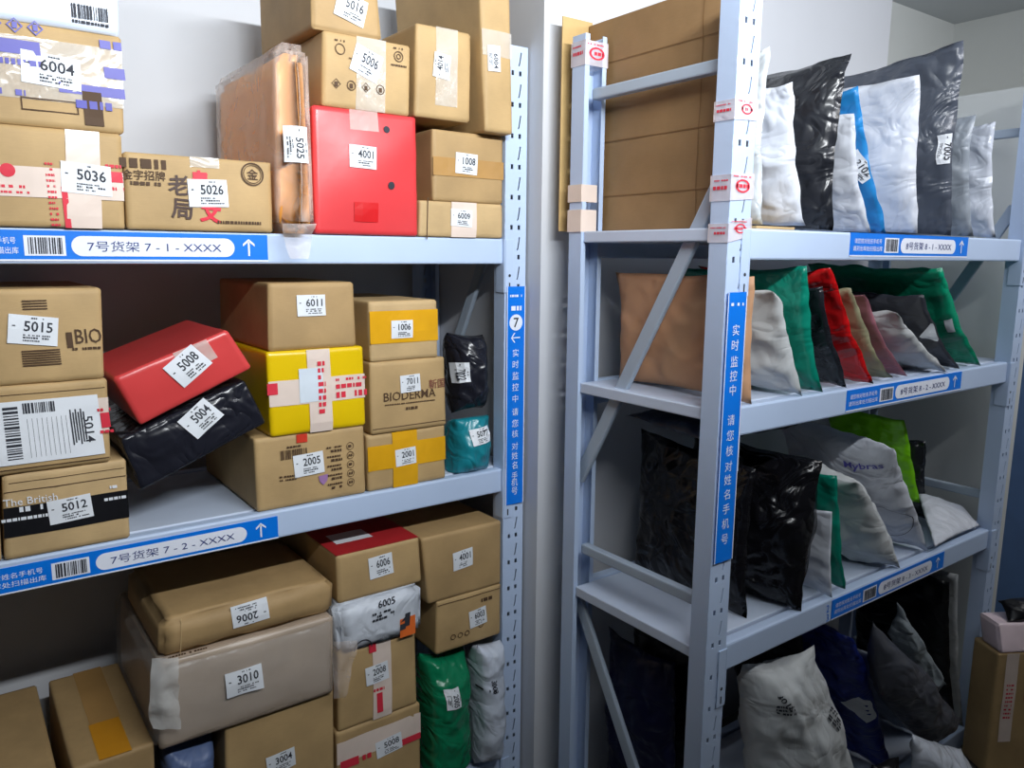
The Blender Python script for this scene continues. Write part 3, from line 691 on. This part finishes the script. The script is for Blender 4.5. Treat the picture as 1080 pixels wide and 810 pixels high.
b7011.seam(.08); b7011.lab('7011', 432, 404, .056, .044, 2)
b1006 = box('small brown box with a broad yellow tape band and label 1006', ((389, 317), (461, 317), (462, 374), (391, 381)), 1.71, .37, C3, 22, topz(b7011), g=GL2, rough=.004)
b1006.rect('yellow_tape', TAPEYELLOW, 0, .30, 1, .84); b1006.lab('1006', 423, 347, .058, .044, 0)
TEAL = poly((28, 132, 146), .28, .5, .7)
zt_ = Bag('mailing_bag', 'teal plastic mailing bag beside the rack upright with label 5077', [at(473, 503, 'Y', 1.76), at(513, 494, 'Y', 1.76), at(511, 436, 'Y', 1.78), at(474, 440, 'Y', 1.78)], .13, TEAL, 23, group=GL2, pw=.35, wr=.008, zmin=S2)
zt_.lab('5077', 507, 460, .060, .046, 8)
NAVYBLK = poly((30, 31, 40), .25, .5, .7)
zk = Bag('mailing_bag', 'stuffed black mailing bag with sideways label 7022', [at(476, 436, 'Y', 1.78), at(509, 430, 'Y', 1.78), at(506, 352, 'Y', 1.80), at(470, 352, 'Y', 1.80)], .15, NAVYBLK, 24, group=GL2, pw=.35, wr=.010)
zk.lab('7022', 483, 393, .054, .046, -88)
# the two tilted parcels leaning against the yellow pile
def tilt(label, px, Y, d, mat, seed, name, **kw):
    return Box(name, label, 'parcel', quad(px, Y, level=False), (0, d, 0), mat, seed, GL2, **kw)
bR = tilt('tilted red plastic wrapped parcel with pickup label 5008', ((119, 399), (240, 348), (266, 388), (148, 449)), 1.70, .33, plain('red_plastic', (206, 66, 66), .3, .5, 0, .05, 8, .25), 25, 'red_parcel', bulge=.004, body='red_wrapper')
bR.lab('5008', 198, 385, .078, .058, 17); bR.rect('packing_tape', TAPECLEAR, .50, .55, .80, 1.0)
bK = tilt('tilted black plastic wrapped parcel with pickup label 5004', ((127, 464), (258, 401), (281, 446), (148, 518)), 1.705, .33, NAVYBLK, 26, 'black_parcel', bulge=.005, rough=.005, body='black_wrapper')
bK.lab('5004', 212, 440, .076, .056, 17)

# bottom shelf
g = GL3
b5008 = box('brown box at the bottom of the pile with printed tape and label 5008', ((355, 773), (443, 742), (444, 812), (355, 850)), 1.70, DEEP, C1, 30, S3, g=g)
b5008.rect('packing_tape', TAPEWHITE, 0, .68, 1, .90)
Flat().rect(-.05, -.011, .0, .011).lines(.01, .05, 0, .014, 3, .1).put('tape_print', RED, b5008.t, b5008.fn(378, 800), .0014)
Flat().rect(-.03, -.008, .03, .010).put('tape_print', RED, b5008.t, b5008.fn(433, 779), .0014)
b5008.lab('5008', 410, 785, .076, .046, 4)
b2008 = box('brown box with vertical printed tape and pickup label 2008', ((357, 688), (438, 668), (440, 742), (357, 768)), 1.70, .40, C1, 31, topz(b5008), g=g)
b2008.rect('packing_tape', TAPEWHITE, .42, 0, .66, 1)
q = Flat().rect(-.010, -.035, .006, .02).lines(-.018, .012, .03, .008, 3, 0); q.put('tape_print', RED, b2008.t, b2008.fn(400, 737), .0014)
Flat().rect(-.010, -.014, .010, .010).put('tape_print', RED, b2008.t, b2008.fn(393, 682), .0014)
b2008.lab('2008', 397, 709, .064, .05, 3)
WHITEB = poly((210, 216, 226), .4, .4, .5)
z = topz(b2008)
wb = Box('mailing_bag', 'flat white mailing bag with an orange patch and number 6005', 'parcel', quad(((354, 643), (446, 615), (446, 664), (360, 682)), 1.685, z), (0, .36, 0), WHITEB, 32, g, bulge=.008, rough=.006, wear=1.8, body='bag', edge=.014)
wb.rect('orange_patch', plain('orange_print', (232, 112, 48), .4), .70, .02, .90, .42)
q = Flat().rect(-.020, -.016, -.004, .020, 2, 2).rect(-.034, -.022, -.016, -.006).add([(-.034, .0), (-.020, .012), (-.016, .002)], [(0, 1, 2)]); q.put('printed_marks', INK, wb.t, wb.fn(434, 652), .0016)
q = Flat().ring(0, 0, .026, .003, 20); q.f = q.f[:10]; q.put('printed_marks', INK, wb.t, wb.fn(383, 684), .0014)
q = Flat().text('6005', .018, .01, .012, 0, .012, 1, .046); 
for j in range(3): q.lines(-.03, .03, -.01-.008*j, .006, j+3)
q.spin(2).put('printed_code', INK, wb.t, wb.fn(402, 640), .0016)
b6006 = box('brown box with a red printed top and pickup label 6006', ((355, 586), (442, 568), (445, 616), (357, 634)), 1.70, .40, C1, 33, topz(wb), g=g)
b6006.top('red_lid_print', plain('red_print', (176, 40, 44), .4), 0, 0.005, 1, .9)
b6006.top('lid_label', PAPER, .14, .18, .58, .36, .0016)
b6006.lab('6006', 401, 596, .066, .056, 3)
AMZ = at(500, 678, 'Y', 1.70).z
b6003 = box('brown box under the 4001 box beside the upright with label 6003', ((461, 636), (533, 614), (535, 668), (460, 686)), 1.70, .40, C1, 34, AMZ, g=g)
b6003.seam(.93, .0, .98, .002)
q = Flat().lines(-.03, .03, .0, .010, 4, .2); q.put('printed_marks', BROWNINK, b6003.t, b6003.fn(510, 632), .0012)
q = Flat().ring(-.04, 0, .008, .002).ring(-.018, 0, .008, .002).ring(.004, 0, .008, .002).ring(.05, .01, .008, .002); q.put('printed_icons', BROWNINK, b6003.t, b6003.fn(490, 667), .0012)
b6003.lab('6003', 503, 650, .058, .05, 4)
b4001b = box('brown box on top of the 6003 box with pickup label 4001', ((445, 572), (533, 545), (535, 613), (452, 630)), 1.70, .40, C2, 35, topz(b6003), g=g)
b4001b.lab('4001', 487, 589, .062, .052, 5)
GREENB = poly((14, 122, 82), .24, .5, .7)
gb = Bag('mailing_bag', 'tall dark green mailing bag with sideways label 2005', [at(446, 822, 'Y', 1.72), at(491, 806, 'Y', 1.72), at(491, 683, 'Y', 1.74), at(443, 690, 'Y', 1.74)], .16, GREENB, 36, group=g, pw=.3, wr=.008, zmin=S3)
gb.lab('2005', 479, 738, .056, .044, -86)
sb = Bag('mailing_bag', 'pale grey mailing bag beside the upright with printed number 3003', [at(500, 806, 'Y', 1.70), at(525, 798, 'Y', 1.70), at(526, 674, 'Y', 1.70), at(499, 679, 'Y', 1.70)], .13, poly((200, 208, 222), .4, .4, .5), 37, group=g, pw=.3, wr=.007, zmin=S3)
Flat().text('3003', .016, .012, 0, -86, .012, 1, .040).lines(-.024, .02, -.012, .006, 3).spin(0).put('printed_code', INK, sb.t, sb.fn(517, 724), .002)
b3004 = box('brown box under the film wrapped grey parcel with label 3004', ((237, 760), (352, 732), (352, 845), (237, 875)), 1.70, DEEP, C1, 38, S3, g=g)
b3004.lab('3004', 296, 802, .07, .05, 3)
bl = Bag('mailing_bag', 'blue grey mailing bag squeezed under the film wrapped parcel', [at(170, 930, 'Y', 1.74), at(224, 915, 'Y', 1.74), at(224, 766, 'Y', 1.76), at(168, 780, 'Y', 1.76)], .15, poly((92, 110, 150), .4, .4, .6), 39, group=g, pw=.3, wr=.01, zmin=S3)
b3010 = box('long grey parcel in cloudy film with pickup label 3010', ((167, 687), (352, 662), (352, 738), (167, 768)), 1.685, .44, plain('grey_board', (178, 160, 142), .35, .5, 0, .06, 8), 40, topz(b3004), g=g, name='film_wrapped_parcel', cat='parcel', bulge=.006, rough=.005, wear=1.0)
tmp = Box('wrapper_tmp', 'x', 'x', [b3010.fq[0]+Vector((-.010, -.008, .001)), b3010.fq[1]+Vector((.003, -.008, .001)), b3010.fq[2]+Vector((.004, -.008, -.004)), b3010.fq[3]+Vector((-.012, -.008, .0005))], (0, .45, 0), film('cloudy_film', (206, 200, 194), .24, .22), 56, bulge=.006, rough=.009, wear=1.2, body='film_wrapper', edge=.014)
adopt(tmp.body, b3010.t)
V = []; F = []
for j in range(11):
    for i in range(7):
        p = at(158+i*5, 694+j*7.4, 'Y', 1.672); p = p+Vector((0, 1, 0))*(.02*noise.noise(p*30)-.004); p.x += .012*noise.noise(p*26+Vector((3, 3, 3)))
        V.append(p)
for j in range(10):
    for i in range(6): F.append((j*7+i, j*7+i+1, j*7+i+8, j*7+i+7))
mesh('film_fold', V, F, film('crumpled_film', (222, 222, 220), .5, .2), b3010.t)
V = []
for j in range(11):
    for i in range(7):
        p = at(351+i*(4.4-.22*j), 676+j*6.0, 'Y', 1.662-.006*math.sin(i)); p = p+Vector((0, 1, 0))*(.012*noise.noise(p*30)-.004)
        V.append(p)
mesh('film_fold', V, F, FILM, b3010.t)
pickup(b3010.t, tmp.fn(257, 717), '3010', .082, .058, 1, off=.003)
Flat().lines(-.05, .05, 0, .004, 3, .1).put('printed_marks', BROWNINK, b3010.t, tmp.fn(196, 689), .002)
b2006 = box('paper wrapped brown box with upside down pickup label 2006', ((169, 644), (353, 624), (352, 661), (168, 684)), 1.70, .36, C2, 41, topz(b3010)+.002, g=g, rough=.006, bulge=.006, wear=1.3, edge=.012)
b2006.lab('2006', 263, 645, .082, .050, 183)
b2006.rect('paper_overlap', cardboard(KRAFT3), .10, .0, .105, 1)
z = at(120, 797, 'Y', 1.70).z
yb_ = at(75, 711, 'Z', z).y
bAD = box('large brown carton with orange tape on top left of the grey bag', ((76, 806), (163, 789), (163, 900), (76, 930)), 1.70, min(yb_-1.70, .50), C2, 42, S3, g=g)
bAD.top('orange_tape', plain('orange_tape', (206, 140, 34), .3, .5, 0, .06), .32, 0, .72, .36)
bAD.top('packing_tape', TAPEBROWN, .34, .36, .74, 1.0, .0008)
bAE = box('brown carton at the far left of the bottom shelf', ((-70, 850), (62, 826), (62, 930), (-70, 950)), 1.72, .42, C2, 43, S3, g=g)
# ------------------------------------------------------------------ bags on the rack 8 shelves
H1, H2, H3, H4 = 'mailing bags on the top shelf of rack 8', 'mailing bags on the second shelf of rack 8', 'mailing bags on the third shelf of rack 8', 'mailing bags on the bottom shelf of rack 8'
BLACK = poly((34, 36, 42), .25, .5, .7); BLACKM = poly((20, 20, 24), .34, .35, .6); BLACKD = poly((17, 17, 21), .24, .4, .7)
DGREY = poly((74, 80, 92), .3, .5, .6); MGREY = poly((150, 158, 168), .35, .5, .6)
WHITE = poly((210, 214, 224), .4, .4, .6); OFFW = poly((198, 201, 202), .45, .35, .5); SILVER = poly((206, 212, 224), .2, .6, .8)
BLUE = poly((40, 132, 200), .35, .5, .5); GREEN = poly((10, 132, 110), .3, .5, .5); GREEN2 = poly((10, 150, 112), .3, .5, .5)
REDP = poly((206, 22, 26), .22, .6, .7); KRAFTP = plain('kraft_paper', (190, 146, 112), .6, .3, 0, .06, 10, .5)
LIME = poly((120, 200, 20), .3, .5, .5); NAVY = poly((30, 48, 130), .3, .5, .6); OLIVE = poly((150, 148, 118), .45, .35, .5); PINK = poly((170, 110, 122), .4, .4, .5)
TRANSL = poly((200, 206, 210), .3, .5, .6)

# flattened carton standing between the bags and the end frame
x = 1.392
zt_ = at(634, 23, 'X', x).z
fc = Box('flattened_carton', 'large flattened cardboard carton standing behind the rack end frame', 'cardboard', [Vector((x, 1.585, K1+.001)), Vector((x, 1.10, K1+.001)), Vector((x, 1.10, zt_)), Vector((x, 1.585, zt_))], (.016, 0, 0), cardboard((152, 120, 82)), 60, bulge=.002, rough=.004, wear=.3, body='folded_board', edge=.004)
for y in (.17, .43, .80): fc.seam(y, th=.0022, mat=cardboard((128, 95, 58)))
fc.rect('vertical_crease', cardboard((128, 95, 58)), .775, 0, .78, 1)
b_ = MB().box((1.308, 1.586, K1+.001), (1.407, 1.590, at(600, 18, 'Y', 1.586).z)).build('side_flap', cardboard((196, 164, 110)), fc.t, .001)
MB().box((1.414, 1.06, K1+.0004), (1.55, 1.20, K1+.006)).build('x', C3)
o = bpy.data.objects['x']; o.name = 'cardboard_scrap'; tag(o, 'thin cardboard scrap under the white bag by the front upright', 'cardboard')

# top shelf
filed('mailing_bag', 'thin translucent grey mailing bag against the front upright, top shelf', (804, 238), (813, 47), TRANSL, 61, .02, 1.07, d=.30, drop=.05, zs=K1+.007, group=H1, flap=0)
filed('mailing_bag', 'plain white mailing bag left of the tall black bag, top shelf', (848, 240), (836, 84), WHITE, 62, .06, 1.055, d=.34, zs=K1+.007, group=H1, flap=0)
filed('mailing_bag', 'tall glossy black mailing bag on the top shelf', (878, 251), (892, 55), BLACK, 63, .07, 1.05, d=.38, zs=K1, group=H1, wr=.010, flap=.02)
filed('mailing_bag', 'narrow white mailing bag between the black and the blue bag, top shelf', (918, 250), (902, 120), WHITE, 64, .022, 1.05, d=.34, zs=K1, group=H1, flap=0)
b = filed('mailing_bag', 'bright blue mailing bag with a white slanted label', (936, 249), (907, 90), BLUE, 65, .03, 1.05, d=.36, zs=K1, group=H1, flap=0)
b.lab('2102', 906, 176, .075, .040, -62)
filed('mailing_bag', 'large plain white mailing bag right of the blue bag, top shelf', (968, 246), (977, 78), WHITE, 66, .12, 1.05, d=.40, zs=K1, group=H1, wr=.006)
b = filed('mailing_bag', 'tall dark grey mailing bag with a small white label on its edge', (1003, 251), (1020, 44), DGREY, 67, .09, 1.05, d=.42, drop=.03, zs=K1, group=H1, wr=.010)
b.lab('7005', 996, 157, .075, .032, -86)
filed('mailing_bag', 'short mid grey mailing bag right of the tall dark grey bag', (1026, 250), (1028, 121), MGREY, 68, .06, 1.05, d=.38, zs=K1, group=H1)
filed('mailing_bag', 'silvery white mailing bag at the right end of the top shelf', (1050, 252), (1047, 130), SILVER, 69, .055, 1.05, d=.36, zs=K1, group=H1, wr=.010)

# second shelf
Z = K2
kb = filed('paper_bag', 'large brown kraft paper parcel seen through the rack end frame', (793, 436), (797, 291), KRAFTP, 71, .05, 1.055, d=.42, zs=Z, group=H2, cat='parcel', wr=.005, pw=.35)
filed('mailing_bag', 'pale grey mailing bag between the kraft parcel and the green bag', (846, 432), (822, 303), OFFW, 72, .085, 1.055, d=.36, zs=Z, group=H2, wr=.009)
filed('mailing_bag', 'deep green mailing bag on the second shelf beside the pale grey bag', (866, 432), (850, 283), GREEN, 73, .055, 1.055, d=.40, zs=Z, group=H2, wr=.008, flap=0)
filed('mailing_bag', 'black mailing bag between the deep green and the red bag', (893, 411), (868, 303), BLACK, 74, .035, 1.065, d=.38, zs=Z, group=H2, flap=0)
rb = filed('mailing_bag', 'glossy red mailing bag on the second shelf', (921, 407), (880, 279), REDP, 75, .040, 1.055, d=.40, zs=Z, group=H2, wr=.008, flap=-.02)
filed('mailing_bag', 'olive grey mailing bag leaning on the red bag', (941, 401), (898, 305), OLIVE, 76, .035, 1.065, d=.38, zs=Z, group=H2, flap=0)
filed('mailing_bag', 'dusty pink mailing bag between the olive and the white bag', (957, 399), (911, 312), PINK, 77, .014, 1.075, d=.38, zs=Z, group=H2, flap=0, wr=.005)
filed('mailing_bag', 'white mailing bag leaning between the pink and the dark grey bag', (1000, 397), (946, 330), OFFW, 78, .055, 1.05, d=.36, zs=Z, group=H2, flap=0)
b = filed('mailing_bag', 'charcoal mailing bag leaning on the white bag, second shelf', (1012, 391), (974, 311), poly((56, 58, 66), .35, .45, .5), 79, .05, 1.07, d=.36, zs=Z, group=H2, flap=0)
b.patch('white_label', PAPER, 989, 350, .05, .06, -40)
b = filed('mailing_bag', 'bright green mailing bag at the right end of the second shelf', (1034, 390), (994, 281), GREEN2, 80, .055, 1.06, d=.42, zs=Z, group=H2, wr=.007, flap=0)
b.patch('white_label', PAPER, 1001, 344, .02, .05, 0)
filed('mailing_bag', 'black mailing bag behind the charcoal bag, second shelf', (970, 365), (934, 291), BLACKM, 81, .010, 1.24, d=.18, zs=Z, group=H2, flap=0, wr=.002, bend=.004)

# third shelf
Z = K3
filed('mailing_bag', 'large black mailing bag with a folded top left of the narrow white bag', (844, 655), (866, 488), BLACKD, 83, .145, 1.055, d=.40, zs=Z, group=H3, wr=.011, pull=.02, pw=.4, flap=0)
filed('mailing_bag', 'large black mailing bag right behind the front upright, third shelf', (784, 700), (797, 494), BLACKD, 84, .045, 1.11, d=.38, drop=-.03, zs=Z, group=H3, flap=0, wr=.008, pw=.4, bend=.006)
b = filed('mailing_bag', 'narrow white mailing bag right of the large black bag, third shelf', (877, 635), (879, 540), WHITE, 85, .016, 1.055, d=.12, zs=Z, group=H3, flap=0, wr=.004)
filed('mailing_bag', 'narrow deep green mailing bag right of the large black bag, third shelf', (891, 622), (884, 500), GREEN, 86, .025, 1.055, d=.16, zs=Z, group=H3, flap=0)
fw = filed('mailing_bag', 'pale grey crumpled mailing bag in front of the lettered white bag', (950, 605), (908, 501), OFFW, 87, .15, 1.055, d=.30, zs=Z, group=H3, wr=.011, flap=-.02)
b = filed('mailing_bag', 'large white mailing bag with violet lettering and a black ring', (980, 585), (945, 470), WHITE, 88, .13, 1.07, d=.40, drop=-.03, zs=Z, group=H3, wr=.008)
b.let = Flat().text('Mybras', .03, 0, 0, 4, .012, 1, .11).put('violet_lettering', plain('violet_ink', (84, 82, 168), .5), b.t, b.fn(910, 492), .0016)
q = Flat().ring(0, 0, .075, .0016, 40); q.put('printed_ring', INK, b.t, b.fn(930, 550), .0014)
filed('mailing_bag', 'lime green mailing bag behind the lettered white bag', (970, 530), (957, 438), LIME, 89, .05, 1.20, d=.28, zs=Z, group=H3)
filed('mailing_bag', 'glossy black mailing bag at the right of the third shelf', (978, 548), (976, 467), BLACK, 90, .06, 1.22, d=.22, zs=Z, group=H3, wr=.010, flap=0, bend=.004)
Bag('mailing_bag', 'flat white mailing bag lying at the right end of the third shelf', [at(986, 577, 'Z', Z+.02), at(1034, 554, 'Z', Z+.012), at(1012, 532, 'Z', Z+.06), at(965, 508, 'Y', 1.28)], .03, WHITE, 91, group=H3, zmin=Z+.001, wr=.003)
Bag('mailing_bag', 'blue grey mailing bag lying on the black bags under the second shelf', [Vector((1.42, 1.14, 1.222)), Vector((1.76, 1.14, 1.235)), Vector((1.80, 1.44, 1.245)), Vector((1.42, 1.44, 1.24))], .04, poly((66, 76, 96), .4, .4, .5), 92, group=H3, flap=0, bend=.006)

# bottom shelf
Z = K4
b = Bag('mailing_bag', 'large pale grey mailing bag with black print at the front upright', [at(800, 940, 'Y', 1.06), at(920, 900, 'Y', 1.03), at(856, 680, 'Y', 1.08), at(782, 700, 'Y', 1.12)], .15, OFFW, 101, group=H4, wr=.012, pw=.45, zmin=Z+.001)
q = Flat().text('4018', .018, 0, 0, -52, .012, 1, .05)
for j in range(3): q.lines(-.03, .03, -.014-.01*j, .006, j, .2)
q.put('printed_code', INK, b.t, b.fn(829, 741), .002)
q = Flat()
for j in range(5): q.lines(-.02, .02, -.03+.012*j, .009, j+5, .2)
q.spin(-70).put('printed_code', INK, b.t, b.fn(880, 757), .002)
filed('mailing_bag', 'black mailing bag between the pale grey and the royal blue bag', (866, 850), (846, 664), BLACKM, 102, .05, 1.20, d=.30, zs=Z, group=H4, flap=0)
bb = filed('mailing_bag', 'royal blue mailing bag with a white torn label, bottom shelf', (938, 860), (904, 666), NAVY, 103, .09, 1.07, d=.36, zs=Z, group=H4, wr=.010, flap=-.02)
bb.patch('white_label', PAPER, 910, 748, .10, .07, -55)
filed('mailing_bag', 'grey white mailing bag between the royal blue and the charcoal bag', (962, 850), (921, 690), MGREY, 104, .03, 1.12, d=.14, zs=Z, group=H4, flap=0)
Bag('mailing_bag', 'plump charcoal mailing bag leaning across the bottom shelf', [at(928, 732, 'Y', 1.03), at(978, 790, 'Y', 1.02), at(1012, 758, 'Y', 1.02), at(922, 655, 'Y', 1.06)], .12, poly((70, 72, 80), .4, .4, .5), 105, group=H4, wr=.009, flap=0, pull=.02)
Bag('mailing_bag', 'light grey mailing bag lying on the plump charcoal bag', [at(936, 668, 'Y', 1.13), at(984, 738, 'Y', 1.09), at(1000, 722, 'Y', 1.075), at(945, 636, 'Y', 1.12)], .05, poly((140, 150, 156), .35, .45, .6), 106, group=H4, wr=.010, flap=0)
Bag('mailing_bag', 'tall black mailing bag left of the thin off white one at the far upright', [Vector((2.645, 1.06, Z+.004)), Vector((2.645, 1.42, Z+.004)), Vector((2.505, 1.40, .66)), Vector((2.505, 1.07, .64))], .03, BLACKM, 107, group=H4, flap=0, bend=.004)
Bag('mailing_bag', 'thin off white mailing bag touching the far upright, bottom shelf', [Vector((2.70, 1.06, Z+.004)), Vector((2.70, 1.42, Z+.004)), Vector((2.56, 1.40, .67)), Vector((2.56, 1.07, .655))], .015, OFFW, 108, group=H4, flap=0, wr=.004, bend=.004)
Bag('mailing_bag', 'silver film mailing bag lying at the front of the bottom shelf', [at(952, 900, 'Y', .93), at(1030, 870, 'Y', 0.91), at(1018, 790, 'Y', .93), at(964, 776, 'Y', .94)], .07, SILVER, 109, group=H4, wr=.014)
Bag('mailing_bag', 'small crumpled black mailing bag in front of the royal blue bag', [at(918, 910, 'Y', .97), at(948, 890, 'Y', .96), at(946, 796, 'Y', .97), at(918, 806, 'Y', .98)], .035, BLACKM, 112, group=H4, wr=.012, flap=0)
filed('mailing_bag', 'dark navy mailing bag inside the end frame, bottom shelf', (712, 860), (712, 700), poly((18, 22, 58), .35, .4, .5), 110, .06, 1.25, d=.25, zs=Z, group=H4, wr=.010, flap=0)
filed('mailing_bag', 'black mailing bag on the bottom shelf right behind the navy bag', (738, 860), (740, 690), BLACKM, 111, .05, 1.25, d=.25, zs=Z, group=H4, flap=0)

# ------------------------------------------------------------------ cartons beyond the far upright
p = at(1053, 690, 'X', 2.6)
z = p.z; ang = R_(-31); ex = Vector((math.cos(ang), math.sin(ang), 0)); ey = Vector((-math.sin(ang), math.cos(ang), 0))
a = Vector((p.x, p.y, 0.001)); wd = .42; dp = .115
bx = Box('cardboard_box', 'brown carton with vertical pale tape on the floor beyond the rack', 'box', [a, a+ex*wd, a+ex*wd+Vector((0, 0, z)), a+Vector((0, 0, z))], ey*dp, C1, 120, bulge=.002)
bx.rect('packing_tape', TAPEWHITE, .07, .28, .17, 1)
bx.rect('printed_patch', plain('rust_print', (176, 62, 44), .5), .24, .62, .50, .78)
q = Flat()
for i in range(9): q.lines(-.012, .012, -.06+i*.014, .006, i, .1)
q.put('tape_print', RED, bx.t, bx.uv(.12, .62), .002)
U_ = Vector((0, 0, 1))
pb = Box('pink_parcel', 'pink and white film wrapped parcel on the brown floor carton', 'parcel', [a+U_*(z+.0012)+ex*.006, a+ex*(wd-.01)+U_*(z+.0012), a+ex*(wd-.01)+U_*(z+.085)+ey*.03, a+ex*.008+U_*(z+.085)+ey*.03], ey*(dp-.03), plain('pink_film', (226, 206, 212), .22, .6, 0, .14, 9, .5), 121, bulge=.006, rough=.008, wear=1.2, body='film_wrapper')
c = a+ex*.05+ey*.035+U_*(z+.09)
Bag('mailing_bag', 'black mailing bag lying on the pink film wrapped parcel', [c, c+ex*.34, c+ex*.33+ey*.07+U_*.05, c+ex*.01+ey*.07+U_*.04], .05, BLACKM, 122, wr=.008, zmin=c.z, bend=.006, flap=0)
